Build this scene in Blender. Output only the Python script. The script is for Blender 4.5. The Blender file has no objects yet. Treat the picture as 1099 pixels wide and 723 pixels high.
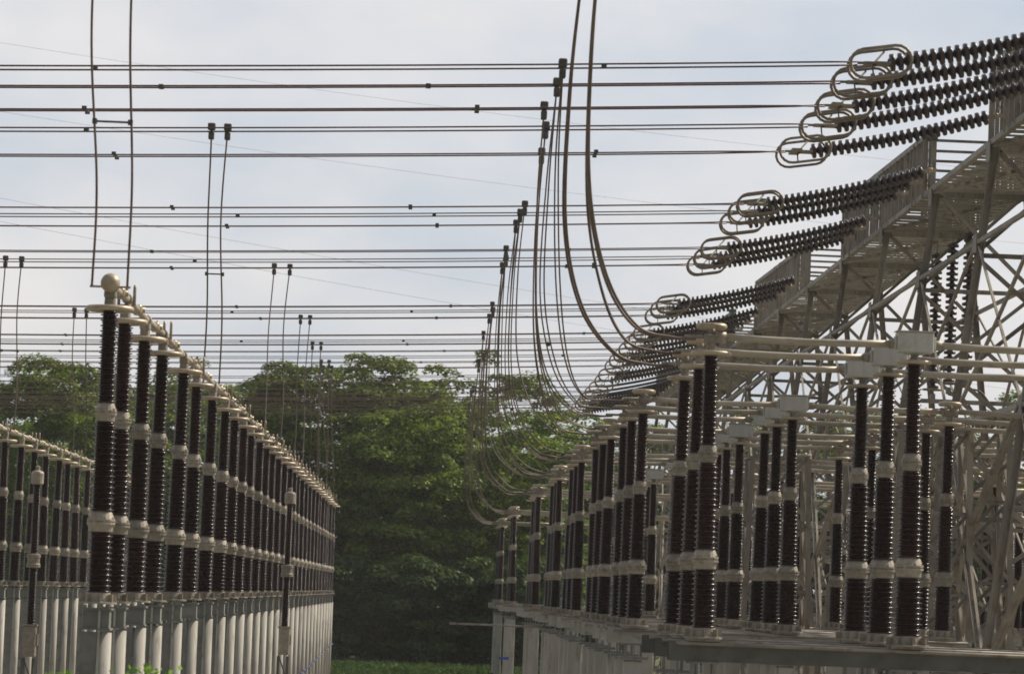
import bpy, math, random
import numpy as np
from mathutils import Vector, Matrix

random.seed(7)
R = math.radians
scn = bpy.context.scene
COL = scn.collection
HC = 5.2                      # eye height above the ground (the photographer stands on a raised spot)

# ------------------------------------------------------------------ camera
FPX, W0, H0 = 4000.0, 1099.0, 723.0
ROLL = R(2.3)
VX, VY = 457.0, 632.0         # where the rows run together in the picture
ux, uy = VX - W0 / 2, -(VY - H0 / 2)
ax = ux * math.cos(ROLL) - uy * math.sin(ROLL)
ay = ux * math.sin(ROLL) + uy * math.cos(ROLL)
pitch = math.atan(-ay / FPX)
yaw = math.atan(-ax / FPX * math.cos(pitch))
cam_d = bpy.data.cameras.new('camera')
cam = bpy.data.objects.new('camera', cam_d)
COL.objects.link(cam)
M = Matrix.Rotation(-yaw, 4, 'Z') @ Matrix.Rotation(R(90) + pitch, 4, 'X') @ Matrix.Rotation(ROLL, 4, 'Z')
cam.matrix_world = Matrix.Translation((0, 0, HC)) @ M
cam_d.sensor_width = 36
cam_d.lens = 36 * FPX / W0
cam_d.clip_start = 1
cam_d.clip_end = 9000
cam_d.dof.use_dof = True
cam_d.dof.focus_distance = 110
cam_d.dof.aperture_fstop = 4.0
scn.camera = cam
M3 = M.to_3x3()

def at(px, py, Y):
    """world X, Z of the photograph's pixel at distance Y"""
    v = M3 @ Vector(((px - W0 / 2) / FPX, -(py - H0 / 2) / FPX, -1))
    k = Y / v.y
    return v.x * k, v.z * k + HC

# ------------------------------------------------------------------ materials
def mat(name, c1, c2=None, rough=.6, metal=0., scale=6., spec=.5, streak=None, rnd=.0, coat=0., detail=4, bump=0., dirt=None):
    m = bpy.data.materials.new(name)
    m.use_nodes = True
    nt = m.node_tree
    N, L = nt.nodes, nt.links
    b = N['Principled BSDF']
    b.inputs['Roughness'].default_value = rough
    b.inputs['Metallic'].default_value = metal
    b.inputs['Specular IOR Level'].default_value = spec
    if coat:
        b.inputs['Coat Weight'].default_value = coat
        b.inputs['Coat Roughness'].default_value = .18
    tc = N.new('ShaderNodeTexCoord')
    oi = N.new('ShaderNodeObjectInfo')
    va = N.new('ShaderNodeVectorMath'); va.operation = 'ADD'
    vs = N.new('ShaderNodeVectorMath'); vs.operation = 'SCALE'
    vs.inputs[0].default_value = (37, 53, 71)
    L.new(oi.outputs['Random'], vs.inputs['Scale'])
    L.new(tc.outputs['Object'], va.inputs[0]); L.new(vs.outputs[0], va.inputs[1])
    mp = N.new('ShaderNodeMapping')
    if streak: mp.inputs['Scale'].default_value = streak
    L.new(va.outputs[0], mp.inputs['Vector'])
    nz = N.new('ShaderNodeTexNoise')
    nz.inputs['Scale'].default_value = scale
    nz.inputs['Detail'].default_value = detail
    nz.inputs['Roughness'].default_value = .62
    L.new(mp.outputs[0], nz.inputs['Vector'])
    cr = N.new('ShaderNodeValToRGB')
    cr.color_ramp.elements[0].position = .34
    cr.color_ramp.elements[1].position = .68
    cr.color_ramp.elements[0].color = (*c1, 1)
    cr.color_ramp.elements[1].color = (*(c2 or c1), 1)
    L.new(nz.outputs['Fac'], cr.inputs['Fac'])
    out = cr.outputs['Color']
    if dirt:
        n2 = N.new('ShaderNodeTexNoise'); n2.inputs['Scale'].default_value = scale * 2.7; n2.inputs['Detail'].default_value = 6
        L.new(mp.outputs[0], n2.inputs['Vector'])
        r2 = N.new('ShaderNodeValToRGB'); r2.color_ramp.elements[0].position = .56; r2.color_ramp.elements[1].position = .72
        L.new(n2.outputs['Fac'], r2.inputs['Fac'])
        mx = N.new('ShaderNodeMixRGB'); mx.inputs['Color2'].default_value = (*dirt, 1)
        L.new(r2.outputs['Color'], mx.inputs['Fac']); L.new(out, mx.inputs['Color1'])
        out = mx.outputs['Color']
    if rnd:
        hs = N.new('ShaderNodeHueSaturation')
        mr = N.new('ShaderNodeMapRange')
        mr.inputs['To Min'].default_value = 1 - rnd; mr.inputs['To Max'].default_value = 1 + rnd
        L.new(oi.outputs['Random'], mr.inputs['Value']); L.new(mr.outputs[0], hs.inputs['Value'])
        L.new(out, hs.inputs['Color'])
        out = hs.outputs['Color']
    L.new(out, b.inputs['Base Color'])
    if bump:
        bp = N.new('ShaderNodeBump'); bp.inputs['Strength'].default_value = bump; bp.inputs['Distance'].default_value = .02
        L.new(nz.outputs['Fac'], bp.inputs['Height']); L.new(bp.outputs[0], b.inputs['Normal'])
    return m

PORC = mat('porcelain', (.016, .0058, .0058), (.03, .0115, .0108), rough=.2, scale=5, spec=.34, rnd=.35, dirt=(.042, .026, .022))
DISC = mat('disc_glaze', (.04, .027, .029), (.066, .046, .048), rough=.32, scale=9, spec=.5, rnd=.15)
POLY = mat('polymer', (.02, .022, .03), (.03, .032, .042), rough=.5)
CAST = mat('cast_collar', (.205, .178, .14), (.315, .28, .228), rough=.55, metal=.15, scale=9, rnd=.22, dirt=(.2, .16, .12))
ALU = mat('aluminium_tube', (.30, .255, .195), (.40, .35, .275), rough=.5, metal=.2, scale=3.5, rnd=.12, dirt=(.24, .20, .16), streak=(.5, .5, 2))
RING = mat('ring_tube', (.33, .265, .19), (.43, .36, .27), rough=.45, metal=.2, scale=5, rnd=.14, dirt=(.28, .2, .13))
RING2 = mat('weathered_ring', (.18, .145, .115), (.28, .235, .19), rough=.5, metal=.3, scale=6, rnd=.15)
BOX = mat('box_paint', (.40, .39, .36), (.47, .46, .43), rough=.5, scale=1.5, rnd=.06, dirt=(.36, .345, .315))
STEEL = mat('galvanised_steel', (.17, .15, .125), (.295, .265, .222), rough=.6, metal=.1, scale=1.8, rnd=.2, dirt=(.15, .095, .055), streak=(1, 1, .4))
PALE = mat('pale_plate', (.29, .28, .25), (.38, .37, .33), rough=.75, scale=2, rnd=.1, dirt=(.14, .13, .11))
DSTEEL = mat('dark_steel', (.065, .066, .058), (.105, .103, .09), rough=.6, metal=.2, scale=2, rnd=.12, dirt=(.06, .05, .04))
CONC = mat('concrete', (.29, .278, .248), (.41, .392, .35), rough=.85, scale=2.2, rnd=.1, dirt=(.2, .19, .165), streak=(1, 1, .25), bump=.3)
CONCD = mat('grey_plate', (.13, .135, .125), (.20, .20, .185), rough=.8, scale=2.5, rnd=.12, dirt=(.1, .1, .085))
WIRE = mat('stranded_wire', (.105, .06, .057), (.15, .092, .086), rough=.6, metal=.2, scale=3)
DROP = mat('drop_wire', (.10, .07, .06), (.155, .115, .10), rough=.6, metal=.2, scale=2, rnd=.25)
CLAMP = mat('clamp', (.06, .058, .052), (.11, .1, .09), rough=.6, metal=.3)
BARK = mat('bark', (.06, .047, .035), (.12, .095, .07), rough=.9, scale=3, streak=(1, 1, .2))
BLUE = mat('blue_rag', (.03, .08, .28), (.05, .12, .36), rough=.8)

def leaf_mat(name, c1, c2, c3, clump=.45):
    m = bpy.data.materials.new(name); m.use_nodes = True
    nt = m.node_tree; N, L = nt.nodes, nt.links
    for n in list(N): N.remove(n)
    out = N.new('ShaderNodeOutputMaterial')
    geo = N.new('ShaderNodeNewGeometry')
    tc = N.new('ShaderNodeTexCoord')
    nz = N.new('ShaderNodeTexNoise'); nz.inputs['Scale'].default_value = clump; nz.inputs['Detail'].default_value = 3
    L.new(tc.outputs['Object'], nz.inputs['Vector'])
    mth = N.new('ShaderNodeMath'); mth.operation = 'MULTIPLY_ADD'; mth.inputs[1].default_value = .45
    L.new(geo.outputs['Random Per Island'], mth.inputs[0]); L.new(nz.outputs['Fac'], mth.inputs[2])
    cr = N.new('ShaderNodeValToRGB')
    cr.color_ramp.elements[0].position = .45; cr.color_ramp.elements[0].color = (*c1, 1)
    cr.color_ramp.elements[1].position = 1.0; cr.color_ramp.elements[1].color = (*c3, 1)
    e = cr.color_ramp.elements.new(.72); e.color = (*c2, 1)
    L.new(mth.outputs[0], cr.inputs['Fac'])
    d = N.new('ShaderNodeBsdfDiffuse'); t = N.new('ShaderNodeBsdfTranslucent'); g = N.new('ShaderNodeBsdfGlossy')
    g.inputs['Roughness'].default_value = .45
    L.new(cr.outputs[0], d.inputs['Color']); L.new(cr.outputs[0], t.inputs['Color'])
    m1 = N.new('ShaderNodeMixShader'); m1.inputs[0].default_value = .42
    L.new(d.outputs[0], m1.inputs[1]); L.new(t.outputs[0], m1.inputs[2])
    m2 = N.new('ShaderNodeMixShader'); m2.inputs[0].default_value = .018
    L.new(m1.outputs[0], m2.inputs[1]); L.new(g.outputs[0], m2.inputs[2])
    L.new(m2.outputs[0], out.inputs['Surface'])
    return m
LEAF1 = leaf_mat('rain_tree_leaves', (.038, .076, .010), (.11, .178, .021), (.27, .325, .046))
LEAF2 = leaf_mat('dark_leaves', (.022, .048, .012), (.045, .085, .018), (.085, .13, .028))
LEAF3 = leaf_mat('fresh_leaves', (.09, .2, .02), (.16, .3, .03), (.24, .38, .05), 3)
GRASSM = leaf_mat('grass_blades', (.03, .06, .012), (.055, .10, .02), (.09, .14, .035), .3)

# ------------------------------------------------------------------ mesh builder
class MB:
    def __init__(s): s.v, s.f, s.sm = [], [], []
    def add(s, vs, fs, smooth=False):
        o = len(s.v); s.v += [tuple(p) for p in vs]
        s.f += [tuple(i + o for i in f) for f in fs]; s.sm += [smooth] * len(fs)
        return s
    def box(s, c, d, rot=None, bev=0.):
        hx, hy, hz = d[0] / 2, d[1] / 2, d[2] / 2
        if bev > 0:
            b = min(bev, hx * .9, hy * .9, hz * .9)
            vs, idx = [], {}
            for sx in (-1, 1):
                for sy in (-1, 1):
                    for sz in (-1, 1):
                        for k, p in enumerate(((hx, hy - b, hz - b), (hx - b, hy, hz - b), (hx - b, hy - b, hz))):
                            idx[(sx, sy, sz, k)] = len(vs); vs.append(Vector((sx * p[0], sy * p[1], sz * p[2])))
            S = (-1, 1); fs = []
            for a in S:
                fs.append([idx[(a, -1, -1, 0)], idx[(a, 1, -1, 0)], idx[(a, 1, 1, 0)], idx[(a, -1, 1, 0)]][::a])
                fs.append([idx[(-1, a, -1, 1)], idx[(-1, a, 1, 1)], idx[(1, a, 1, 1)], idx[(1, a, -1, 1)]][::a])
                fs.append([idx[(-1, -1, a, 2)], idx[(1, -1, a, 2)], idx[(1, 1, a, 2)], idx[(-1, 1, a, 2)]][::a])
                for c_ in S:
                    fs.append([idx[(a, c_, -1, 0)], idx[(a, c_, 1, 0)], idx[(a, c_, 1, 1)], idx[(a, c_, -1, 1)]])
                    fs.append([idx[(a, -1, c_, 0)], idx[(a, 1, c_, 0)], idx[(a, 1, c_, 2)], idx[(a, -1, c_, 2)]])
                    fs.append([idx[(-1, a, c_, 1)], idx[(1, a, c_, 1)], idx[(1, a, c_, 2)], idx[(-1, a, c_, 2)]])
                    for e in S: fs.append([idx[(a, c_, e, 0)], idx[(a, c_, e, 1)], idx[(a, c_, e, 2)]])
        else:
            vs = [Vector((x, y, z)) for x in (-hx, hx) for y in (-hy, hy) for z in (-hz, hz)]
            fs = [(0, 1, 3, 2), (4, 6, 7, 5), (0, 4, 5, 1), (2, 3, 7, 6), (0, 2, 6, 4), (1, 5, 7, 3)]
        c = Vector(c)
        vs = [(rot @ p if rot else p) + c for p in vs]
        return s.add(vs, fs)
    def _frame(s, a, b, up=None):
        a, b = Vector(a), Vector(b); d = (b - a); l = d.length; d = d / l
        u = Vector(up) if up else (Vector((0, 0, 1)) if abs(d.z) < .9 else Vector((0, 1, 0)))
        x = d.cross(u).normalized(); y = x.cross(d).normalized()
        return a, b, d, l, x, y
    def bar(s, a, b, w, h, up=None):
        a, b, d, l, x, y = s._frame(a, b, up)
        rot = Matrix((x, d, y)).transposed()
        return s.box((a + b) / 2, (w, l, h), rot)
    def angle(s, a, b, w, t=.014, up=None, sx=1, sy=1):
        """an L section rolled-steel angle from a to b"""
        a, b, d, l, x, y = s._frame(a, b, up)
        x = x * sx; y = y * sy
        pr = [(0, 0), (w, 0), (w, t), (t, t), (t, w), (0, w)]
        vs = [p + x * (q[0] - w * .3) + y * (q[1] - w * .3) for p in (a, b) for q in pr]
        fs = [(i, (i + 1) % 6, 6 + (i + 1) % 6, 6 + i) for i in range(6)] + [(0, 3, 2, 1), (0, 5, 4, 3), (6, 7, 8, 9), (6, 9, 10, 11)]
        return s.add(vs, fs)
    def tube(s, pts, r, n=8, caps=True, closed=False):
        pts = [Vector(p) for p in pts]; m = len(pts)
        rr = r if isinstance(r, (list, tuple)) else [r] * m
        vs = []; px = None
        for i, p in enumerate(pts):
            if closed: d = pts[(i + 1) % m] - pts[i - 1]
            else: d = pts[min(i + 1, m - 1)] - pts[max(i - 1, 0)]
            d.normalize()
            if px is None:
                u = Vector((0, 0, 1)) if abs(d.z) < .9 else Vector((0, 1, 0))
                x = d.cross(u).normalized()
            else:
                x = (px - d * px.dot(d)).normalized()
            px = x; y = x.cross(d)
            for k in range(n):
                t = 2 * math.pi * k / n
                vs.append(p + (x * math.cos(t) + y * math.sin(t)) * rr[i])
        fs = []
        for i in range(m if closed else m - 1):
            j = (i + 1) % m
            for k in range(n):
                fs.append((i * n + k, i * n + (k + 1) % n, j * n + (k + 1) % n, j * n + k))
        s.add(vs, fs, True)
        if caps and not closed:
            o = len(s.v) - m * n
            s.f += [tuple(o + k for k in range(n))[::-1], tuple(o + (m - 1) * n + k for k in range(n))]; s.sm += [False, False]
        return s
    def lathe(s, prof, n=20, c=(0, 0, 0), smooth=True, cap=True):
        vs = [(c[0] + r * math.cos(2 * math.pi * k / n), c[1] + r * math.sin(2 * math.pi * k / n), c[2] + z) for r, z in prof for k in range(n)]
        fs = [(i * n + k, i * n + (k + 1) % n, (i + 1) * n + (k + 1) % n, (i + 1) * n + k) for i in range(len(prof) - 1) for k in range(n)]
        s.add(vs, fs, smooth)
        if cap:
            o = len(s.v) - len(vs); m = len(prof)
            s.f += [tuple(o + k for k in range(n))[::-1], tuple(o + (m - 1) * n + k for k in range(n))]; s.sm += [False, False]
        return s
    def mesh(s, name, m):
        me = bpy.data.meshes.new(name); me.from_pydata(s.v, [], s.f)
        me.polygons.foreach_set('use_smooth', s.sm); me.materials.append(m); me.update()
        return me
    def build(s, name, m, parent=None):
        return obj(name, s.mesh(name, m), parent)

def obj(name, me, parent=None, loc=None, rz=0):
    o = bpy.data.objects.new(name, me); COL.objects.link(o)
    if parent: o.parent = parent
    if loc: o.location = loc
    if rz: o.rotation_euler.z = rz
    return o
def tag(o, label=None, cat=None, group=None, kind=None):
    if label: o['label'] = label
    if cat: o['category'] = cat
    if group: o['group'] = group
    if kind: o['kind'] = kind
    return o
def thing(name, label, cat, loc=(0, 0, 0), group=None, rz=0):
    o = bpy.data.objects.new(name, None); COL.objects.link(o)
    o.empty_display_size = .2; o.location = loc; o.rotation_euler.z = rz
    return tag(o, label, cat, group, 'thing')
ORD = ['nearest', 'second nearest', 'third nearest', 'fourth nearest', 'fifth nearest', 'sixth nearest', 'seventh nearest', 'eighth nearest', 'ninth nearest', 'tenth nearest', 'eleventh nearest', 'twelfth nearest', 'thirteenth nearest', 'fourteenth nearest', 'fifteenth nearest', 'sixteenth nearest', 'seventeenth nearest', 'eighteenth nearest', 'nineteenth nearest', 'twentieth nearest']
ORD += [('twenty-' + o) for o in ('first', 'second', 'third', 'fourth', 'fifth', 'sixth', 'seventh', 'eighth', 'ninth')]
ORD = ORD[:20] + [o + ' nearest' for o in ORD[20:]] + ['thirtieth nearest'] + ['thirty-%s nearest' % o for o in ('first', 'second', 'third', 'fourth', 'fifth', 'sixth', 'seventh', 'eighth', 'ninth')]
def PT(X, Y, Z): return Vector((X, Y, Z + HC))     # Z counted from eye level
def crom(pts, n=8):
    pts = [Vector(p) for p in pts]; q = [pts[0] * 2 - pts[1]] + pts + [pts[-1] * 2 - pts[-2]]; out = []
    for i in range(1, len(q) - 2):
        a, b, c, d = q[i - 1:i + 3]
        for k in range(n):
            t = k / n
            out.append(.5 * (2 * b + (c - a) * t + (2 * a - 5 * b + 4 * c - d) * t * t + (3 * b - a - 3 * c + d) * t ** 3))
    return out + [pts[-1]]

# ------------------------------------------------------------------ ground and air
g = MB(); n = 24; S = 2500.
g.add([(-S, -300, 0), (S, -300, 0), (S, 4000, 0), (-S, 4000, 0)], [(0, 1, 2, 3)])
gm = mat('field_grass', (.05, .085, .025), (.10, .125, .045), rough=.95, scale=.35, spec=.1, detail=8, dirt=(.17, .14, .095))
tag(g.build('ground', gm), kind='structure')
yg = MB(); yg.add([(-24, 30, .004), (34, 30, .004), (34, 206, .004), (-24, 206, .004)], [(0, 1, 2, 3)])
gravel = mat('yard_gravel', (.24, .22, .19), (.36, .335, .29), rough=.95, scale=3, spec=.15, detail=10, dirt=(.12, .13, .07), bump=.5)
tag(yg.build('gravel_yard', gravel), kind='structure')

def leaves_mesh(name, P, Nrm, size, m, aspect=.6):
    k = len(P); rng = np.random.default_rng(len(name) * 7 + k)
    Nrm = Nrm / (np.linalg.norm(Nrm, axis=1, keepdims=True) + 1e-9)
    t = rng.normal(size=(k, 3)); t -= Nrm * (t * Nrm).sum(1, keepdims=True); t /= np.linalg.norm(t, axis=1, keepdims=True) + 1e-9
    b = np.cross(Nrm, t)
    s = (size * rng.uniform(.55, 1.3, (k, 1))); w = s * aspect
    V = np.empty((k, 4, 3)); V[:, 0] = P - t * s * .5; V[:, 1] = P + b * w * .5; V[:, 2] = P + t * s * .5; V[:, 3] = P - b * w * .5
    me = bpy.data.meshes.new(name)
    me.vertices.add(4 * k); me.vertices.foreach_set('co', V.reshape(-1))
    me.loops.add(4 * k); me.loops.foreach_set('vertex_index', np.arange(4 * k, dtype=np.int32))
    me.polygons.add(k); me.polygons.foreach_set('loop_start', np.arange(0, 4 * k, 4, dtype=np.int32)); me.polygons.foreach_set('loop_total', np.full(k, 4, dtype=np.int32))
    me.materials.append(m); me.update(calc_edges=True)
    return me

def crown_points(rng, rx, ry, rz, zc, nclump, per, cr, low=-.95, lobes=9):
    """leaf points: clumps spread over a lobed crown volume"""
    lob = [(rng.uniform(0, 6.28), rng.uniform(-.2, 1), rng.uniform(.06, .17)) for _ in range(lobes)]
    P, Nn = [], []
    for i in range(nclump):
        a = rng.uniform(0, 2 * math.pi); zz = rng.uniform(low, 1.0)
        rad = max(0, 1 - zz ** 2.5) ** .42 if zz > 0 else 1 - .22 * zz * zz
        f = 1.0 if rng.random() < .7 else rng.uniform(.4, .95)
        f *= rng.uniform(.88, 1.05)
        for la, lz, lw in lob:
            dd = math.cos(a - la) * .8 + .2 - abs(zz - lz) * .5
            f += lw * max(0, dd) - lw * .25
        c = np.array([math.cos(a) * rad * rx * f, math.sin(a) * rad * ry * f, zc + zz * rz * f])
        r = cr * rng.uniform(.55, 1.25); k = int(per * (r / cr) ** 2 * rng.uniform(.7, 1.2)) + 5
        d = rng.normal(size=(k, 3)); d /= np.linalg.norm(d, axis=1, keepdims=True)
        d[:, 2] = np.where(d[:, 2] < -.3, -d[:, 2] * .7, d[:, 2])
        q = d * (r * rng.uniform(.55, 1.05, (k, 1)) ** .6); q[:, 2] *= .55
        P.append(c + q)
        out = c - np.array([0, 0, zc - rz * .3]); out = out / (np.linalg.norm(out) + 1e-6)
        Nn.append(d * .7 + out * .35 + np.array([0, 0, .75]) + rng.normal(size=(k, 3)) * .45)
    return np.concatenate(P), np.concatenate(Nn)

def tree(x, y, w, h, ncl, per, label, seed, leaf=None, size=.31, cr=1.45, base=.13, group='trees behind the yard', name='broadleaf_tree', dep=None):
    rng = np.random.default_rng(seed)
    t = thing(name, label, 'tree', (x, y, 0), group)
    rz = h * (1 - base) * .53; zc = h - rz
    P, Nn = crown_points(rng, w / 2, (dep or w) / 2 * .85, rz, zc, ncl, per, cr)
    obj('crown', leaves_mesh('crown', P, Nn, size, leaf or LEAF1), t)
    tr = MB(); rt = h * .026
    tr.tube([(0, 0, -.2), (.05 * w * rng.normal() * .2, 0, h * .12), (0, .1, h * .3), (.3, 0, h * .52)], [rt * 1.5, rt, rt * .8, rt * .4], 10)
    for k in range(7):
        a = k * .9 + rng.uniform(-.3, .3); l = w * rng.uniform(.25, .4)
        z0 = h * rng.uniform(.2, .38)
        tr.tube(crom([(0, 0, z0), (math.cos(a) * l * .4, math.sin(a) * l * .4, z0 + h * .14), (math.cos(a) * l, math.sin(a) * l, z0 + h * .32)], 4),
                [rt * .5 * (1 - .1 * i) for i in range(9)], 7)
    tr.build('trunk', BARK, t)
    return t

def tree_px(px, top, wpx, d, label, seed, ncl=150, per=190, **k):
    X, Z = at(px, top, d); ncl = int(ncl * 1.6); per = int(per * 2.1)
    return tree(X, d, wpx * d / FPX, Z, ncl, per, label, seed, **k)

tree_px(40, 389, 190, 268, 'broad green rain tree at the left edge, behind the far left insulator row', 11, 170, 200)
tree_px(172, 404, 200, 282, 'lower green tree in the dip between the left edge tree and the big domed tree', 12, 110, 170)
tree_px(355, 392, 262, 268, 'biggest domed green rain tree in the middle, between the two insulator rows', 13, 300, 230)
tree_px(440, 436, 130, 258, 'round green tree in front of the right flank of the big domed tree', 19, 110, 180)
tree_px(105, 402, 210, 296, 'tall dark tree filling the gap behind the left insulator rows', 22, 240, 180)
tree_px(78, 436, 120, 284, 'smaller tree low behind the end of the far left row', 26, 150, 180)
tree_px(235, 410, 190, 296, 'green tree between the left row top and the big dome', 23, 220, 170)
tree_px(470, 415, 170, 300, 'dark tree standing behind the gap right of the big dome', 24, 220, 170)
tree_px(600, 462, 150, 300, 'low dark tree behind the farthest right stacks', 25, 180, 170)
tree_px(505, 402, 190, 276, 'tree right of the big dome, seen through the hanging jumper wires', 14, 150, 190)
tree_px(565, 466, 130, 262, 'small low tree just left of the far right insulator stacks', 15, 80, 170)
tree_px(655, 452, 170, 290, 'low tree showing under the farthest dead end strings', 16, 110, 170)
tree_px(770, 444, 170, 285, 'low tree behind the front right post clusters', 17, 100, 160)
tree_px(890, 452, 180, 292, 'low tree behind the middle gantry legs', 18, 100, 160)
tree_px(1000, 448, 170, 286, 'low tree behind the hanging suspension strings', 20, 100, 160)
tree_px(1092, 424, 150, 280, 'green tree at the right edge under the gantry', 21, 110, 170)
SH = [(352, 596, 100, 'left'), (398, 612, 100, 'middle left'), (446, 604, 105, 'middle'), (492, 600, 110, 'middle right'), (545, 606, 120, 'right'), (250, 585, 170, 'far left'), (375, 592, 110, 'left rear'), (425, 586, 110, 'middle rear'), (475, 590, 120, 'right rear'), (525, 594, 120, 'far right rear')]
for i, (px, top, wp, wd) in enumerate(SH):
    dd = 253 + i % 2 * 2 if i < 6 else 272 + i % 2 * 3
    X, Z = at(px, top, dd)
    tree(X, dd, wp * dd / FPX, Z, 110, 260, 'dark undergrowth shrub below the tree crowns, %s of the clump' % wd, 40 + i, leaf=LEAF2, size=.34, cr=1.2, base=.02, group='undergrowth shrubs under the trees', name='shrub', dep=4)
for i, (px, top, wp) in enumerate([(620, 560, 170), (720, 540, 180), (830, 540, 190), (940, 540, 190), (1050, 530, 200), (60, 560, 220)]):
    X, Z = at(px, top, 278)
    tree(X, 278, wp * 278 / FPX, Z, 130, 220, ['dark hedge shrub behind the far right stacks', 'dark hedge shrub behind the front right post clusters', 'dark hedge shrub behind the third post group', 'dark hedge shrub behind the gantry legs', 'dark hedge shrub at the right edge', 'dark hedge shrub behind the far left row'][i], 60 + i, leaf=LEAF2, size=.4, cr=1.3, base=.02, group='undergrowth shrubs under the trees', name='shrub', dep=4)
rng = np.random.default_rng(3)
k = 26000
gp = np.stack([rng.uniform(-14, 12, k), rng.uniform(212, 252, k), rng.uniform(.02, .3, k) * rng.uniform(.4, 1, k)], 1)
gn = np.stack([rng.normal(size=k), rng.normal(size=k) - .8, rng.uniform(.1, .6, k)], 1)
tag(obj('grass', leaves_mesh('grass', gp, gn, .5, GRASSM, .35)), kind='stuff', label='long green grass along the foot of the trees')
# the bright weed rising in front of the left stands
for (px, py, d, n_, nm) in ((163, 712, 50, 90, 'bright green leafy weed top in front of the left row stands'), (72, 719, 52, 40, 'small weed tip at the bottom left beside the stands')):
    X, Z = at(px, py, d)
    t = thing('weed', nm, 'plant', (X, d, 0))
    rg = np.random.default_rng(int(px)); P_ = np.stack([rg.normal(0, .16, n_), rg.normal(0, .14, n_), Z - .02 - np.abs(rg.normal(0, .3, n_))], 1)
    P_ = np.concatenate([P_, np.stack([rg.normal(0, .28, 200), rg.normal(0, .25, 200), rg.uniform(.2, Z - .3, 200)], 1)])
    obj('foliage', leaves_mesh('foliage', P_, rg.normal(size=(len(P_), 3)) + np.array([0, -.3, .8]), .13, LEAF3, .5), t)
    st = MB()
    for q in range(5):
        st.tube([(rg.normal(0, .05), rg.normal(0, .05), 0), (rg.normal(0, .1), rg.normal(0, .1), Z * .5), (rg.normal(0, .14), rg.normal(0, .12), Z - .1)], [.012, .009, .004], 5)
    st.build('stem', LEAF3, t)

# ------------------------------------------------------------------ post insulators (shared part meshes)
def shed_mesh(h, r0, r1, pitch=.042):
    n = max(6, round(h / pitch)); p = h / n
    prof = []
    for i in range(n):
        z = i * p; t = i / n; ro = r0 + (r1 - r0) * t; rc = ro * .70
        big = ro if i % 2 == 0 else ro * .84
        prof += [(rc, z + p * .05), (big * .95, z + p * .24), (big, z + p * .36), (big * .99, z + p * .62), (rc * 1.04, z + p * .9)]
    return MB().lathe(prof, 20).mesh('porcelain_section', PORC)
def collar_mesh(r, h):
    m = MB().lathe([(r * .80, 0), (r * .98, h * .03), (r * 1.0, h * .22), (r * 1.10, h * .34), (r * 1.16, h * .36), (r * 1.16, h * .47), (r * 1.0, h * .475),
                    (r * 1.0, h * .51), (r * 1.16, h * .515), (r * 1.16, h * .62), (r * 1.08, h * .64), (r * .90, h * .92), (r * .78, h)], 20, smooth=False)
    for k in range(8):
        a = k * math.pi / 4 + .2
        m.box((math.cos(a) * r * 1.05, math.sin(a) * r * 1.05, h * .49), (.032, .032, h * .42))
    return m.mesh('collar', CAST)
def base_mesh(r, h):
    m = MB().lathe([(r * 1.5, .0), (r * 1.5, .03), (r * 1.08, .04), (r * 1.0, h * .7), (r * .96, h)], 20, smooth=False)
    for k in range(8):
        a = k * math.pi / 4
        rot = Matrix.Rotation(a, 3, 'Z')
        m.box(rot @ Vector((r * 1.24, 0, .09)), (r * .44, .018, .12), rot)
    return m.mesh('base_flange', CAST)
def ring_mesh(R_, r, name, spokes=True, m=RING):
    b = MB(); b.tube([(R_ * math.cos(a * math.pi / 14), R_ * math.sin(a * math.pi / 14), 0) for a in range(28)], r, 10, closed=True)
    if spokes:
        for k in range(3):
            a = k * 2.094 + .5
            b.bar((math.cos(a) * .05, math.sin(a) * .05, .05), (math.cos(a) * R_, math.sin(a) * R_, 0), .05, .014)
    return b.mesh(name, m)

class PostKind:
    def __init__(s, rl, rm, ru, hs):
        hb, h1, c1, h2, c2, h3 = hs
        z = 0; s.parts = []
        s.parts.append(('base_flange', base_mesh(rl, hb), z)); z += hb
        s.parts.append(('porcelain_section', shed_mesh(h1, rl, rl * .96), z)); z += h1
        s.parts.append(('collar', collar_mesh(rm * 1.0, c1), z)); z += c1
        s.parts.append(('porcelain_section', shed_mesh(h2, rm, rm * .94), z)); z += h2
        s.parts.append(('collar', collar_mesh(ru * 1.02, c2), z)); z += c2
        s.parts.append(('porcelain_section', shed_mesh(h3, ru, ru * .95), z)); z += h3
        s.top = z
HS = (.17, .92, .32, 1.36, .29, 1.41)
KL = PostKind(.195, .186, .144, HS)
KA = PostKind(.202, .182, .136, HS)
KB = PostKind(.235, .200, .140, HS)
TOP = KL.top
capl = MB().lathe([(.10, 0), (.13, .02), (.13, .06), (.09, .08), (.085, .2)], 14, smooth=False)
TERM_L = capl.box((0, 0, .25), (.18, .24, .12), bev=.02).mesh('terminal', CAST)
tb = MB().lathe([(.10, 0), (.13, .02), (.13, .06), (.075, .08), (.07, .22)], 14, smooth=False)
tb.box((0, 0, .28), (.24, .20, .13), bev=.015); tb.box((-.27, 0, .30), (.32, .12, .05), bev=.01); tb.lathe([(.055, .34), (.055, .46)], 10)
for sx in (-.08, .08):
    for sy in (-.11, .11): tb.box((sx, sy, .28), (.03, .03, .03))
TERM_A = tb.mesh('terminal', CAST)
TERM_B = MB().lathe([(.10, 0), (.13, .02), (.13, .06), (.06, .08), (.06, .2)], 14, smooth=False).box((0, 0, .17), (.2, .2, .03)).mesh('terminal', CAST)
RING_L = ring_mesh(.33, .043, 'corona_ring'); RING_A1 = ring_mesh(.29, .036, 'corona_ring'); RING_A2 = ring_mesh(.20, .05, 'corona_ring'); RING_B = ring_mesh(.25, .03, 'corona_ring')
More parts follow.
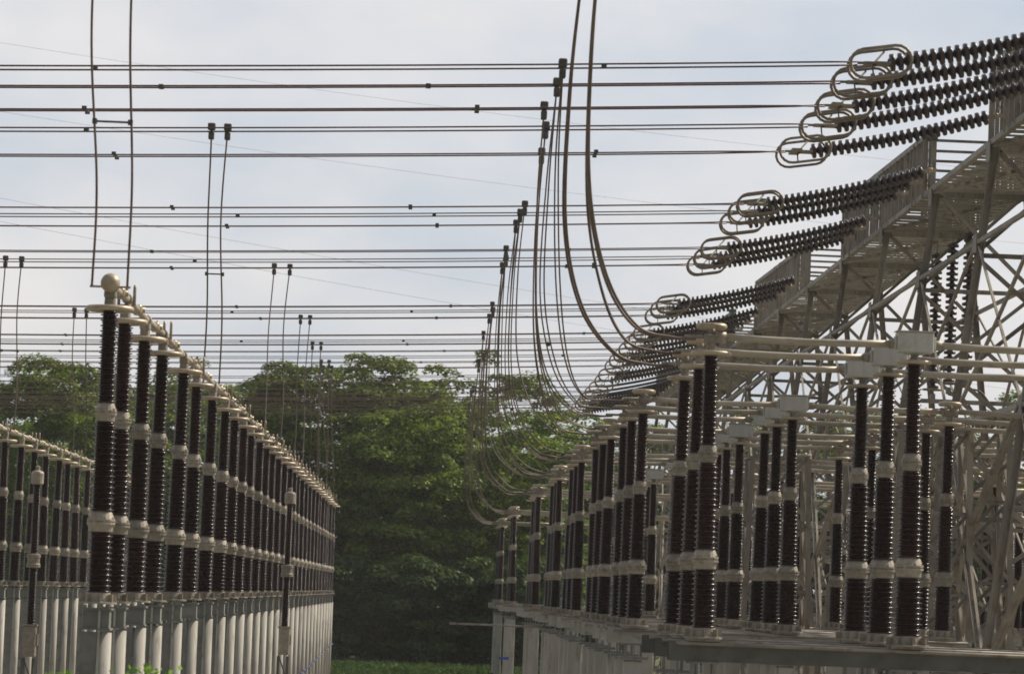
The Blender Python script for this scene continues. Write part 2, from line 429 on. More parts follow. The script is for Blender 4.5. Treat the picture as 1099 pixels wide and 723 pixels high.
bxm = MB(); bxm.box((0, 0, 0), (.58, .36, .33), bev=.018); bxm.box((0, 0, .172), (.62, .40, .014))
for sx in (-1, 1): bxm.lathe([(.085, -.02), (.085, .02)], 12, (0, 0, 0)) if False else bxm.box((sx * .31, 0, -.01), (.04, .2, .2), bev=.01)
for sx in (-.2, 0, .2): bxm.box((sx, -.183, 0), (.012, .008, .30))
for sx in (-.25, .25):
    for sz in (-.12, .12): bxm.box((sx, -.184, sz), (.026, .014, .026)); bxm.box((sx, .184, sz), (.026, .014, .026))
bxm.box((.1, -.184, -.06), (.12, .006, .07)); bxm.box((0, 0, -.18), (.3, .2, .03))
BOXM = bxm.mesh('contact_box', BOX)
PRONG = MB().tube([(0, 0, 0), (0, 0, .30), (0, .0, .34)], [.026, .026, .014], 8).mesh('contact_prong', RING)
BALLM = MB().lathe([(.01, -.15)] + [(.15 * math.cos(a), .15 * math.sin(a)) for a in [math.pi * (i / 12 - .5) for i in range(1, 12)]] + [(.01, .15)], 18).mesh('end_ball', RING)
LUGM = MB().box((0, 0, 0), (.62, .06, .03)).mesh('wire_lug', CAST)

def post(kind, X, Y, Zb, label, group, variant, prongs=0, ball=False):
    t = thing('post_insulator', label, 'insulator', PT(X, Y, Zb), group, 0)
    t.rotation_euler = (random.uniform(-.008, .008), random.uniform(-.009, .009), 0)
    for nm, me, z in kind.parts: obj(nm, me, t, (0, 0, z), random.uniform(0, .3))
    z = kind.top
    if variant == 'L':
        obj('terminal', TERM_L, t, (0, 0, z)); obj('corona_ring', RING_L, t, (0, 0, z + .03), random.uniform(0, 6))
        for k in range(prongs): obj('contact_prong', PRONG, t, ((k - 1) * .125, .12, z + .30))
        if ball: obj('end_ball', BALLM, t, (0, -.1, z + .42)); obj('wire_lug', LUGM, t, (0, -.1, z + .36))
    elif variant in 'AC':
        obj('terminal', TERM_A, t, (0, 0, z), math.pi if variant == 'C' else 0); obj('corona_ring', RING_A1, t, (0, 0, z + .04)); obj('corona_ring', RING_A2, t, (0, 0, z + .47))
    elif variant == 'B':
        obj('terminal', TERM_B, t, (0, 0, z)); obj('corona_ring', RING_B, t, (0, 0, z + .03)); obj('contact_box', BOXM, t, (0, 0, z + .345))
    return t

# ------------------------------------------------------------------ left rows
shaft_l = MB().lathe([(.145, 0), (.135, HC - .85)], 16, (.10, 0, 0)).mesh('shaft', CONC)
cm = MB(); cm.box((0, 0, .20), (.40, .34, .28)); cm.box((0, 0, .355), (.46, .46, .03)); cm.box((0, 0, .05), (.44, .40, .03))
for sx in (-.17, .17): cm.box((sx, -.2, .385), (.05, .05, .05))
CAPM = cm.mesh('cap', CONCD)
shade_mb = MB(); hh = HC - .84
shade_mb.box((-.10, -.17, hh / 2), (.24, .02, hh)); shade_mb.box((-.215, -.10, hh / 2), (.014, .14, hh)); shade_mb.box((.015, -.10, hh / 2), (.014, .14, hh))  # added dark plate that stands in for the shaded left part of the shaft
for q in range(4): shade_mb.box((-.10, -.185, .5 + q * 1.1), (.30, .012, .12)); shade_mb.box((-.2, -.195, .5 + q * 1.1), (.03, .02, .03)); shade_mb.box((0, -.195, .5 + q * 1.1), (.03, .02, .03))
SHADEM = shade_mb.mesh('shade_plate', CONCD)
STRAPM = MB().box((.02, -.19, (HC - .3) / 2), (.035, .012, HC - .3)).mesh('earth_strap', PALE)
def stand(X, Y, label, group, shade=True):
    t = thing('support_column', label, 'column', (X, Y, 0), group)
    obj('shaft', shaft_l, t); obj('cap', CAPM, t, (0, 0, HC - .85))
    obj('shade_plate', SHADEM, t); obj('earth_strap', STRAPM, t, (random.choice((-.26, .03)), 0, 0))
    return t
DL = [57, 59.8, 64, 67.9, 73.5, 78.5, 84, 89.3]
while DL[-1] < 192: DL.append(DL[-1] + 4.7)
XL = -4.98; ZB = -.42
tubeY_cache = {}
def bus_y(a, b, label, group):
    """round tube along the row between two neighbouring posts"""
    t = thing('bus_tube', label, 'conductor tube', a, group); d = Vector(b) - Vector(a)
    m = MB(); m.tube([(0, .05, 0), d * .30, d * .62, d - Vector((0, .05, 0))], .058, 10)
    m.build('tube', ALU, t)
    j = MB(); j.box(d * .5, (.17, .42, .16), bev=.03); j.tube([d * .5 + Vector((-.13, 0, 0)), d * .5 + Vector((.13, 0, 0))], .05, 8); j.build('hinge_joint', RING, t)
    e = MB(); e.tube([(0, -.12, 0), (0, .25, 0)], .085, 10); e.build('clamp', CAST, t)
    return t
for i, d in enumerate(DL):
    post(KL, XL, d, ZB, '%s brown ribbed post insulator of the long left row' % ORD[i], 'post insulators of the left row', 'L', prongs=3 if i % 2 == 1 or i > 12 else 0, ball=(i == 0))
    stand(XL, d, 'round concrete column under the %s post of the long left row' % ORD[i], 'columns under the left row')
    if i + 1 < len(DL):
        za, zb = (.40 if i % 2 else .36), (.36 if i % 2 else .40)
        bus_y(PT(XL, d, ZB + TOP + za), PT(XL, DL[i + 1], ZB + TOP + zb), 'pale tube behind the %s post top of the long left row' % ORD[i], 'bus tubes on the left row')
DL2 = [107.8, 112, 116.3, 120.5, 124.8, 129, 133, 136.8, 140.6, 144.6, 148.6, 152.6, 156.6, 160.8, 165, 169.2, 173.4]
XL2 = -13.25
for i, d in enumerate(DL2):
    post(KL, XL2, d, ZB, '%s brown post insulator of the short row at the far left' % ORD[i], 'post insulators of the far left row', 'L', prongs=3 if i % 2 == 0 else 0)
    stand(XL2, d, 'concrete column under the %s post of the short far left row' % ORD[i], 'columns under the far left row')
    if i + 1 < len(DL2):
        bus_y(PT(XL2, d, ZB + TOP + .38), PT(XL2, DL2[i + 1], ZB + TOP + .38), 'pale tube behind the %s post top of the far left row' % ORD[i], 'bus tubes on the far left row')

# slim instrument transformers
def lathe_me(prof, nm, m, n=18, sm=False): return MB().lathe(prof, n, smooth=sm).mesh(nm, m)
IT_LOW, IT_UP = shed_mesh(1.5, .13, .12), shed_mesh(1.85, .12, .11)
IT_TANK = MB().box((0, 0, .45), (.34, .36, .82), bev=.02).box((0, 0, .88), (.4, .4, .05)).box((.19, 0, .5), (.06, .2, .3)).mesh('tank', CAST)
IT_COL = lathe_me([(.13, 0), (.19, .02), (.19, .10), (.17, .12), (.17, .26), (.19, .28), (.19, .36), (.13, .38)], 'collar', CAST)
IT_HEAD = lathe_me([(.12, 0), (.17, .02), (.17, .30), (.15, .34), (.06, .38), (.06, .48), (.03, .49)], 'head', CAST)
def transformer(X, Y, Zb, label, big=1.):
    t = thing('instrument_transformer', label, 'transformer', PT(X, Y, Zb), 'slim instrument transformers')
    z = 0
    for nm, me, h in (('tank', IT_TANK, .9), ('porcelain_section', IT_LOW, 1.5), ('collar', IT_COL, .38), ('porcelain_section', IT_UP, 1.85), ('head', IT_HEAD, .5)):
        obj(nm, me, t, (0, 0, z)).scale = (big, big, 1); z += h
    ped = MB(); hh = Zb + HC
    for sx in (-.14, .14):
        for sy in (-.14, .14): ped.angle((sx, sy, -hh), (sx, sy, 0), .07)
    for q in range(4): ped.angle((-.14, -.14, -hh * q / 4), (.14, -.14, -hh * (q + 1) / 4), .04); ped.angle((.14, -.14, -hh * q / 4), (.14, .14, -hh * (q + 1) / 4), .04)
    ped.build('pedestal', DSTEEL, t)
transformer(-10.5, 100, -2.25, 'slim dark instrument transformer with grey boxes before the far left row')
transformer(-4.25, 114, -2.2, 'slim instrument transformer with two grey collars beside the long left row')
for i, (x, y) in enumerate(((18.9, 119), (18.9, 122.5), (18.9, 126))):
    transformer(x, y, -1.9, ['nearest', 'middle', 'farthest'][i] + ' of three grey headed transformers seen through the right gantry lattice', 1.5)
# dotted cable along the left stands
cp = crom([PT(-4.62, 128, -3.75), PT(-4.62, 143, -3.4), PT(-4.62, 160, -3.25), PT(-4.62, 190, -2.95)], 10)
t = thing('beaded_cable', 'dark blue beaded cable sagging along the far stands of the left row', 'cable', cp[0])
MB().tube([p - cp[0] for p in cp], .02, 6).build('cable', CLAMP, t)
bd = MB()
for p in cp[::2]: bd.box(p - cp[0], (.07, .5, .1), bev=.02)
bd.build('bead', BLUE, t)['kind'] = 'stuff'

# ------------------------------------------------------------------ right rows: disconnectors
XA, XB, XC, XD, XE = 4.41, 7.62, 10.9, 17.6, 20.8
ZR = -.60; ZT = ZR + TOP + .345
GR = [59, 78.5, 92, 109, 127, 150, 190, 222]
RW = ['front', 'second', 'third', 'fourth', 'fifth', 'sixth', 'seventh', 'farthest']
PH = ['nearest', 'middle', 'back']
ST_SH = MB(); ST_SH.box((0, 0, (HC - 1.31) / 2), (.40, .40, HC - 1.31), bev=.03); ST_SH = ST_SH.mesh('shaft', CONC)
bk = MB(); bk.box((0, 0, .05), (.6, .5, .06)); bk.box((-.16, 0, .2), (.03, .4, .24)); bk.box((.16, 0, .2), (.03, .4, .24)); bk.box((0, 0, .335), (.5, .46, .03))
ST_CAP = bk.mesh('cap_bracket', CONCD)
AD = []
for gi, g0 in enumerate(GR):
    sp = 3.5 if gi < 5 else 3.8
    for ph in range(3):
        d = g0 + ph * sp; AD.append(d)
        grp = 'of the %s right group' % RW[gi]
        rows = [(XA, 'A', KA, 'left'), (XB, 'B', KB, 'middle'), (XC, 'C', KA, 'right')]
        if gi >= 2: rows += [(XD, 'A', KA, 'fourth'), (XE, 'B', KB, 'fifth')]
        for x, v, K, rw in rows:
            dx = random.uniform(-.02, .02)
            lb = {'left': '%s post in the left stack %s, twin corona rings on top', 'middle': '%s post %s carrying a pale grey contact box', 'right': '%s post %s standing below the gantry, twin rings on top',
                  'fourth': '%s ringed post %s standing beyond the gantry', 'fifth': '%s box topped post %s beyond the gantry'}[rw] % (PH[ph], grp)
            post(K, x + dx, d, ZR, lb, 'post insulators of the right rows', v)
            c = thing('support_column', '%s square concrete column under the %s posts %s' % (PH[ph], rw, grp), 'column', (x, d, 0), 'columns under the right rows')
            obj('shaft', ST_SH, c); obj('cap_bracket', ST_CAP, c, (0, 0, HC - 1.31))
        # base beam under the posts: a channel pair with stiffeners
        for (xa, xb, nm) in ((XA - .55, XC + .6, ''), (XD - .55, XE + .6, ' beyond the gantry')):
            if nm and gi < 2: continue
            t = thing('base_beam', '%s dark steel base beam under the posts %s%s' % (PH[ph], grp, nm), 'beam', PT(xa, d, ZR - .36), 'base beams under the right rows')
            L_ = xb - xa; m = MB()
            for s in (-1, 1):
                m.box((L_ / 2, s * .2, .16), (L_, .016, .28)); m.box((L_ / 2, s * .16, .308), (L_, .1, .016)); m.box((L_ / 2, s * .16, .012), (L_, .1, .016))
            for q in range(int(L_ / .8) + 1): m.box((.1 + q * .8, 0, .16), (.02, .38, .26))
            m.build('girder', PALE if gi else DSTEEL, t)
            m = MB()
            for x in [r[0] for r in rows]:
                if xa < x < xb: m.box((x - xa, 0, .338), (.52, .5, .036))
            m.build('seat_plate', CAST, t)
            m = MB(); m.tube([(.1, -.27, .28), (L_ - .1, -.27, .28)], .028, 8)
            m.build('drive_rod', STEEL, t)
        # tubes from post to post
        def tubex(xa, xb, label):
            t = thing('bus_tube', label, 'conductor tube', PT(xa, d, ZT - .03), 'tubes across the right rows')
            L2 = xb - xa; sag = -.02 - .004 * L2
            MB().tube([(0, 0, 0), (L2 * .25, 0, sag * .7), (L2 * .5, 0, sag), (L2 * .75, 0, sag * .7), (L2, 0, 0)], .058, 12).build('tube', ALU, t)
            for q in (0.0, L2): MB().tube([(q - .09, 0, 0), (q + .09, 0, 0)], .078, 12).build('clamp', CAST, t)
        tubex(XA + .1, XB - .33, '%s pale tube from left to middle posts %s' % (PH[ph], grp))
        tubex(XB + .33, XC - .1, '%s pale tube from middle to right posts %s' % (PH[ph], grp))
        if gi >= 2:
            tubex(XC + .1, XD - .1, '%s pale tube passing under the gantry from posts %s' % (PH[ph], grp))
            tubex(XD + .1, XE - .33, '%s pale tube beyond the gantry from posts %s' % (PH[ph], grp))
        else:
            tubex(XC + .1, 17.4, '%s pale tube running out right from posts %s' % (PH[ph], grp))
            post(KA, 17.5, d, ZR, '%s outermost right post %s' % (PH[ph], grp), 'post insulators of the right rows', 'C')
            c = thing('support_column', '%s square concrete column under the outermost right posts %s' % (PH[ph], grp), 'column', (17.5, d, 0), 'columns under the right rows')
            obj('shaft', ST_SH, c); obj('cap_bracket', ST_CAP, c, (0, 0, HC - 1.31))
# thin rail crossing the gap at the far right stands
t = thing('steel_rail', 'thin pale steel rail sticking out left from the far right stands', 'rail', PT(.85, 127, -1.12))
MB().tube([(0, 0, 0), (3.6, 0, 0)], .035, 8).build('rail_tube', STEEL, t)
MB().box((3.6, 0, 0), (.05, .3, .3)).build('end_plate', CAST, t)
rag = MB(); rag.box((0, 0, 0), (.5, .03, .14), bev=.01)
X_, Z_ = at(541, 706, 189.2)
t = tag(rag.build('tape_band', BLUE), 'blue band tied round the far right concrete columns', 'band'); t.location = (X_, 189.75, Z_)

# ------------------------------------------------------------------ gantry
XG0, XG1, ZG0, ZG1 = 13.3, 15.9, 11.35, 12.85
FR = [68.5, 79, 90, 100.5, 111.5, 122.4, 133.4, 144.4, 155.4, 166.5, 177.5, 188.5, 200, 211, 222]
gt = thing('steel_gantry', 'long galvanised lattice gantry on leaning legs down the right side', 'gantry', (XG0, FR[0], 0))
O = Vector((XG0, FR[0], 0))
def g3(X, Y, Z): return PT(X, Y, Z) - O
LEAN = .115
def xl(Z): return XG0 - (ZG0 - Z) * LEAN
def xr(Z): return XG1 + (ZG0 - Z) * LEAN
for i, y in enumerate(FR):
    # legs: a pair of angles each side, laced together
    for side in (0, 1):
        f = xl if side == 0 else xr
        m = MB(); a, b = g3(f(-HC), y, -HC), g3(f(ZG1), y, ZG1 if side else ZG0)
        if side: b = g3(XG1, y, ZG0)
        for s in (-1, 1):
            m.angle(a + Vector((0, s * .11, 0)), b + Vector((0, s * .11, 0)), .17, .018, up=(0, 1, 0), sy=s)
        nl = 22
        for q in range(nl):
            p = a.lerp(b, q / nl); p2 = a.lerp(b, (q + 1) / nl); s = 1 if q % 2 else -1
            m.bar(p + Vector((0, s * .1, 0)), p2 + Vector((0, -s * .1, 0)), .05, .012)
        m.build('leg', STEEL, gt)
    # frame bracing between left and right leg
    m = MB(); lv = [-HC + .3, -1.6, 2.2, 5.6, 8.6, ZG0]
    for a, b in zip(lv, lv[1:]):
        for yy in (-.05,):
            m.angle(g3(xl(a), y + yy, a), g3(xr(b), y + yy, b), .10, .012)
            m.angle(g3(xr(a), y + yy + .02, a), g3(xl(b), y + yy + .02, b), .10, .012)
        m.angle(g3(xl(b), y, b), g3(xr(b), y, b), .12, .014)
    m.build('frame_brace', STEEL, gt)
    for f, s_ in ((xl, -1), (xr, 1)):
        for z in (8.9, 4.4, -1.4, ZG0 - .2):
            MB().box(g3(f(z) + s_ * .03, y, z), (.022, .62, .46)).build('gusset_plate', STEEL, gt)
    if i + 1 == len(FR): break
    y2 = FR[i + 1]
    # the box girder: two slatted bays, then an open bay where the tower stands
    bay = i % 3; opened = bay == 2
    zt0, zt1 = ZG1 + (.28 if bay == 1 else .1), ZG1 + (.45 if bay == 1 else .28)
    nsl = 14
    for x in (XG0, XG1):
        m = MB()
        m.angle(g3(x, y, ZG0), g3(x, y2, ZG0), .14, .018)
        if not opened:
            m.angle(g3(x, y, zt0), g3(x, y2, zt1), .14, .018)
            for q in range(nsl + 1):
                k_ = q / nsl; yy = y + (y2 - y) * k_ + random.uniform(-.06, .06); zt = zt0 + (zt1 - zt0) * k_
                wd = random.choice((.085, .1, .12, .14))
                m.box((g3(x, yy, ZG0 - .04) + g3(x, yy, zt + random.choice((.02, .02, .05, .16)))) / 2 + Vector((random.uniform(-.01, .03), 0, 0)), (wd, .07, zt - ZG0 + .1))
            for q in range(0, nsl, 7):
                m.bar(g3(x + .06, y + (y2 - y) * q / nsl, ZG0), g3(x + .06, y + (y2 - y) * (q + 7) / nsl, zt0), .02, .09)
            m.bar(g3(x + .03, y, (ZG0 + ZG1) / 2), g3(x + .03, y2, (ZG0 + ZG1) / 2), .02, .07)
        elif x == XG1:
            for q in range(7): m.bar(g3(x, y, ZG0 + .2 + q * .19), g3(x, y2, ZG0 + .2 + q * .19), .04, .05)
            for q in range(5):
                ya, yb = y + (y2 - y) * q / 5, y + (y2 - y) * (q + 1) / 5
                m.bar(g3(x - .05, ya, ZG0), g3(x - .05, yb, ZG1), .02, .08); m.bar(g3(x - .08, ya, ZG1), g3(x - .08, yb, ZG0), .02, .08)
        m.build('girder_side', STEEL, gt)
    m = MB()
    for q in range(nsl):
        yy = y + (y2 - y) * (q + .5) / nsl
        m.bar(g3(XG0 + .08, yy, ZG0 - .02), g3(XG1 - .08, yy, ZG0 - .02), random.choice((.22, .34, .5, .42)), .03)
        if q % 3 == 1 and not opened: m.angle(g3(XG0, yy, ZG1), g3(XG1, yy, ZG1), .08, .012)
    m.angle(g3(XG0, y + .2, ZG0 - .06), g3(XG1, y2 - .2, ZG0 - .06), .11, .014); m.angle(g3(XG1, y + .2, ZG0 - .09), g3(XG0, y2 - .2, ZG0 - .09), .11, .014)
    m.bar(g3(XG0 - .05, y, ZG0 - .1), g3(XG1 + .05, y, ZG0 - .1), .12, .2)
    m.build('girder_floor', STEEL, gt)
    if bay == 0: MB().box(g3(XG0 - .05, y + .1, ZG1 + .05), (.3, .5, .35), bev=.03).box(g3(XG0 - .2, y + .1, ZG1 + .16), (.25, .2, .1)).build('end_bracket', DSTEEL, gt)
    # long struts and diagonal bracing between the frames
    for f in (xl, xr):
        for z in (8.9, 4.4, -1.4):
            MB().angle(g3(f(z), y, z), g3(f(z), y2, z), .10, .014).build('long_strut', STEEL, gt)
        for za, zb in ((8.9, 4.4), (4.4, -1.4), (-1.4, -HC + .2)):
            m = MB()
            for s in ((-.05, .05) if f is xl and za < 5 else (0,)):
                m.angle(g3(f(za) + s, y + .1, za), g3(f(zb) + s, y2 - .1, zb), .075, .012)
                m.angle(g3(f(zb) + s + .03, y + .1, zb), g3(f(za) + s + .03, y2 - .1, za), .075, .012)
            m.build('side_brace', STEEL, gt)

# second, lower lattice tower at the right edge, in front of the far yard
def lattice_post(X, Y, w0, w1, h, label):
    t = thing('lattice_column', label, 'column', (X, Y, 0), 'lattice columns of the right yard')
    cs = [(-1, -1), (1, -1), (1, 1), (-1, 1)]
    P_ = lambda c, z: Vector((c[0], c[1], 0)) * ((w0 + (w1 - w0) * z / h) / 2) + Vector((0, 0, z))
    for c in cs:
        MB().angle(P_(c, 0), P_(c, h), .13, .016, sx=-c[0], sy=-c[1]).build('leg', STEEL, t)
    nb = int(h / 1.7)
    for k in range(4):
        a, b = cs[k], cs[(k + 1) % 4]; m = MB()
        for q in range(nb):
            z0, z1 = h * q / nb, h * (q + 1) / nb
            m.angle(P_(a, z0), P_(b, z1), .085, .012); m.angle(P_(b, z0) * 1.01, P_(a, z1) * 1.01, .085, .012)
            m.angle(P_(a, z1), P_(b, z1), .07, .01)
        m.build('lacing', STEEL, t)
    return t
lattice_post(11.35, 84.5, 1.9, 1.5, HC + 4.0, 'lattice column behind the middle posts of the front right group')
lattice_post(9.6, 103, 1.9, 1.5, HC + 4.0, 'lattice column between the third group posts and the gantry')
lattice_post(13.1, 90.5, 2.2, 1.6, HC + 4.6, 'wide lattice column at the lower right edge behind the gantry leg')


# ------------------------------------------------------------------ overhead conductors, dead-end strings, droppers
def string_mesh(path, n_, m, r=.178, name='disc_string'):
    """discs strung along a slightly sagging path"""
    b = MB(); seg = 16
    pts = path; 
    for i in range(n_):
        t = i / n_ * (len(pts) - 1); k = int(t); p = pts[k].lerp(pts[min(k + 1, len(pts) - 1)], t - k)
        t2 = (i + 1) / n_ * (len(pts) - 1); k2 = min(int(t2), len(pts) - 2); q = pts[k2].lerp(pts[k2 + 1], t2 - k2)
        d = (q - p); pitch = d.length; d.normalize()
        x = d.cross(Vector((0, 1, 0))).normalized(); y = x.cross(d)
        prof = [(.05, 0), (.082, .06), (.085, .22), (r * .72, .25), (r * .96, .31), (r, .42), (r, .70), (r * .92, .80), (r * .6, .83), (.08, .86), (.05, 1.0)]
        vs = [p + d * (z * pitch) + (x * math.cos(2 * math.pi * u / seg) + y * math.sin(2 * math.pi * u / seg)) * rr for rr, z in prof for u in range(seg)]
        fs = [(a * seg + u, a * seg + (u + 1) % seg, (a + 1) * seg + (u + 1) % seg, (a + 1) * seg + u) for a in range(len(prof) - 1) for u in range(seg)]
        b.add(vs, fs, True)
    return b.mesh(name, m)
def racetrack(L_, Wd, r, dirx, n=8):
    """oval ring in the X-Z plane, long axis along dirx"""
    d = Vector(dirx).normalized(); u = Vector((-d.z, 0, d.x)); R2 = Wd / 2; h = L_ / 2 - R2
    pts = []
    for k in range(n + 1):
        a = -math.pi / 2 + math.pi * k / n; pts.append(d * (h + R2 * math.cos(a)) + u * (R2 * math.sin(a)))
    for k in range(n + 1):
        a = math.pi / 2 + math.pi * k / n; pts.append(d * (-h + R2 * math.cos(a)) + u * (R2 * math.sin(a)))
    return pts
XR, ZRG = 8.72, 10.75
# start distances of the conductors, twin spacing
CON = [(55.0, .3), (58.2, .3), (61.4, .3), (73.2, .14), (76.3, .16), (79.4, .75), (82.8, .2), (88.2, .9),
       (99.8, .5), (102.7, .2), (105.6, .5), (113, .2), (116, .3), (119, .5), (135, .4), (138.5, .2), (142, .4), (150, .4), (153.5, .3), (157, .4),
       (161.5, .3), (166, .4), (170, .2), (174, .4), (180.5, .4), (184.5, .3), (191, .4), (196, .3), (199.6, .4), (203, .4), (206, .3), (209, .4), (214, .3), (218, .4)]
def zwire(X): return ZRG - .030 - .056 * (XR - .6 - X) + .00045 * (XR - .6 - X) ** 2
CN = ['highest', 'second highest', 'third highest', 'fourth highest', 'fifth highest', 'sixth highest', 'seventh highest', 'eighth highest', 'ninth highest', 'tenth highest'] + \
     ['%s highest' % w for w in ('eleventh', 'twelfth', 'thirteenth', 'fourteenth', 'fifteenth', 'sixteenth', 'seventeenth', 'eighteenth', 'nineteenth', 'twentieth', 'twenty-first', 'twenty-second', 'twenty-third', 'twenty-fourth', 'twenty-fifth', 'twenty-sixth', 'twenty-seventh', 'twenty-eighth', 'twenty-ninth', 'thirtieth', 'thirty-first', 'thirty-second', 'thirty-third', 'thirty-fourth', 'thirty-fifth', 'thirty-sixth')]
TW = {}
for i, (d, tw) in enumerate(CON):
    dz = random.uniform(-.06, .06); TW[d] = (tw, dz)
    near = i < 3
    inview = i - 3
    nm = CN[inview] if not near else ['nearest', 'second nearest', 'third nearest'][i]
    lab = ('%s twin overhead wire, passing above the picture' % nm) if near else ('%s of the twin overhead wires crossing the sky' % nm)
    t = thing('overhead_conductor', lab, 'power line', PT(XR - .6, d, ZRG + dz), 'overhead conductors')
    O2 = PT(XR - .6, d, ZRG + dz)
    for s in (-1, 1):
        pts = [PT(x, d + s * tw / 2 * min(1, (XR - .6 - x) / 1.2 + .25), zwire(x) + dz + .03 * s * (1 if i % 3 else -1)) - O2 for x in [XR - .6, XR - 1.2] + [XR - 2.2 - 2.4 * q for q in range(22)]]
        MB().tube(pts, (.0195 if i < 8 else .018), 6).build('wire', WIRE, t)
    for q in range(2):
        x = random.uniform(-9 + 7.5 * q, -4.0 + 7.5 * q) * max(1, d / 85)
        if x > 7: continue
        p = PT(x, d, zwire(x) + dz) - O2
        MB().box(p, (.09, tw + .05, .05), bev=.012).box(p + Vector((0, tw / 2, 0)), (.1, .07, .08)).box(p - Vector((0, tw / 2, 0)), (.1, .07, .08)).build('spacer', CLAMP, t)
    # dead end string
    poly = 188 < d < 200
    lab = ('%s dead end string, above the picture' % nm) if near else ('%s dead end insulator string with oval rings on the gantry' % nm if not poly else '%s dead end string of smooth black rods on the gantry' % nm)
    A = PT(XR, d, ZRG + dz); B = PT(XG0 - .35, d, ZG0 + .42); st = thing('insulator_string', lab, 'insulator string', A, 'dead end strings on the gantry')
    v = B - A
    path = [v * t_ - Vector((0, 0, .09 * 4 * t_ * (1 - t_))) for t_ in [q / 12 for q in range(13)]]
    sd = path[1] - path[0]
    for s in ((-.18, .18) if poly else (0,)):
        off = Vector((0, s, 0))
        if poly: MB().tube([p + off for p in path], .06, 10).build('rod', POLY, st)
        else: obj('disc_string', string_mesh(path, 26, DISC), st)
    for s in ((-.24, .24) if d != 88.2 else (-.5, .45)):
        m = MB(); rp = racetrack(1.22, .58, .03, sd)
        m.tube([p + Vector((.02, s, .02)) - sd.normalized() * .18 for p in rp], .032, 8, closed=True)
        m.build('oval_ring', RING2, st)
    m = MB(); m.box(Vector((-.12, 0, -.02)), (.34, .42, .05), bev=.01); m.box(Vector((-.35, 0, -.02)), (.24, tw + .1, .05))
    m.bar(Vector((-.28, -.24, -.02)), Vector((-.05, .24, .26)), .03, .03); m.bar(Vector((-.28, .24, -.02)), Vector((-.3, -.24, -.3)), .03, .03)
    m.bar((-.6, 0, -.02), (.08, 0, .0), .06, .05)
    m.build('yoke', CAST, st)
    m = MB(); m.bar(v - Vector((.02, 0, 0)), v + Vector((.36, 0, .06)), .06, .09); m.box(v + Vector((.18, 0, .03)), (.12, .16, .14), bev=.02); m.build('hanger_link', RING, st)

def dropper(pts, tw, label, spread='x', clamps=True, spacers=(), r=.019, group='droppers', wob=.25):
    t = thing('dropper_wire', label, 'wire', pts[0], group); o = Vector(pts[0])
    ps = crom(pts, 9)
    e = Vector((1, 0, 0)) if spread == 'x' else Vector((0, 1, 0))
    for s in (-1, 1):
        a1, a2 = random.uniform(-.16, .16), random.uniform(-.1, .1); nq = len(ps) - 1
        MB().tube([p - o + e * (s * tw / 2) + Vector((a1, .5 * a1, 0)) * (wob * math.sin(math.pi * q / nq)) + Vector((a2, 0, .3 * a2)) * (wob * math.sin(2 * math.pi * q / nq)) for q, p in enumerate(ps)], r, 6).build('wire', DROP, t)
        if clamps:
            MB().box(e * (s * tw / 2) + Vector((0, 0, .06)), (.17, .14, .16), bev=.02).box(e * (s * tw / 2) + Vector((0, 0, -.14)), (.13, .12, .18), bev=.02).box(e * (s * tw / 2) + Vector((0, 0, -.04)), (.06, .06, .1)).build('clamp', CLAMP, t)
    for q in spacers:
        p = ps[int(q * (len(ps) - 1))] - o
        MB().bar(p - e * (tw / 2 + .03), p + e * (tw / 2 + .03), .03, .03).box(p - e * tw / 2, (.07, .07, .08)).box(p + e * tw / 2, (.07, .07, .08)).build('spacer', CLAMP, t)
    return t
# J-shaped droppers onto the left stacks of the right rows
RD = list(zip([c[0] for c in CON[:17]] + [150, 166, 170, 174, 191, 196, 209], AD))
for i, (dc, da) in enumerate(RD):
    tw, dz = TW[dc]; D = da - dc; x0 = 2.3 + random.uniform(-.1, .1) + (.05 if i % 3 == 0 else -.1 if i % 3 == 2 else 0) + (.0 if dc < 100 else -.25)
    sw = random.uniform(-.15, .15); sg = random.uniform(-.1, .1)
    pts = [PT(x0, dc, zwire(x0) + dz), PT(x0 - .08 + sw * .4, dc + D * .22, 8.5), PT(x0 + .0 + sw, dc + D * .55, 6.4), PT(x0 + .35 + sw * .6, dc + D * .78, 5.05 + sg), PT(3.15, dc + D * .93, 4.3 + sg), PT(3.75, da, 4.14), PT(4.12, da, ZT - .08)]
    gi, ph = divmod(i, 3)
    dropper(pts, .11 if i < 3 else .2, 'J shaped twin dropper onto the %s left post of the %s right group' % (PH[ph], RW[gi]), 'y', spacers=(.45,) if ph == 1 else (), r=.023 if i < 3 else .0165, wob=.22 if i < 3 else .5, group='curved droppers onto the right rows')
# straight twin droppers onto the left rows
def ldrop(dc, dp, X, tw, label, top=ZB + TOP + .36):
    t_, dz = TW[dc]
    pts = [PT(X, dc, zwire(X) + dz), PT(X - .05, dc + (dp - dc) * .4, 8), PT(X + .02, dc + (dp - dc) * .75, 6), PT(X, dp - .1, top)]
    dropper(pts, tw, label, 'x', spacers=(.55,), group='straight droppers onto the left rows')
nl = lambda v, lst: min(range(len(lst)), key=lambda i: abs(lst[i] - v))
for k, (dc, tgt, tw) in enumerate(((55.0, 56.9, .54), (82.8, 84, .36), (119, 117.5, .5), (142, 141, .36), (157, 160, .36), (170, 174, .36), (174, 188, .4))):
    i = nl(tgt, DL); ldrop(dc, DL[i], XL - .04, tw, 'straight twin dropper onto the %s post of the long left row' % ORD[i])
for k, (dc, tgt, tw) in enumerate(((116, 116.3, .5), (138.5, 140.6, .45), (153.5, 152.6, .45))):
    i = nl(tgt, DL2); ldrop(dc, DL2[i], XL2, tw, 'straight twin dropper onto the %s post of the far left row' % ORD[i])
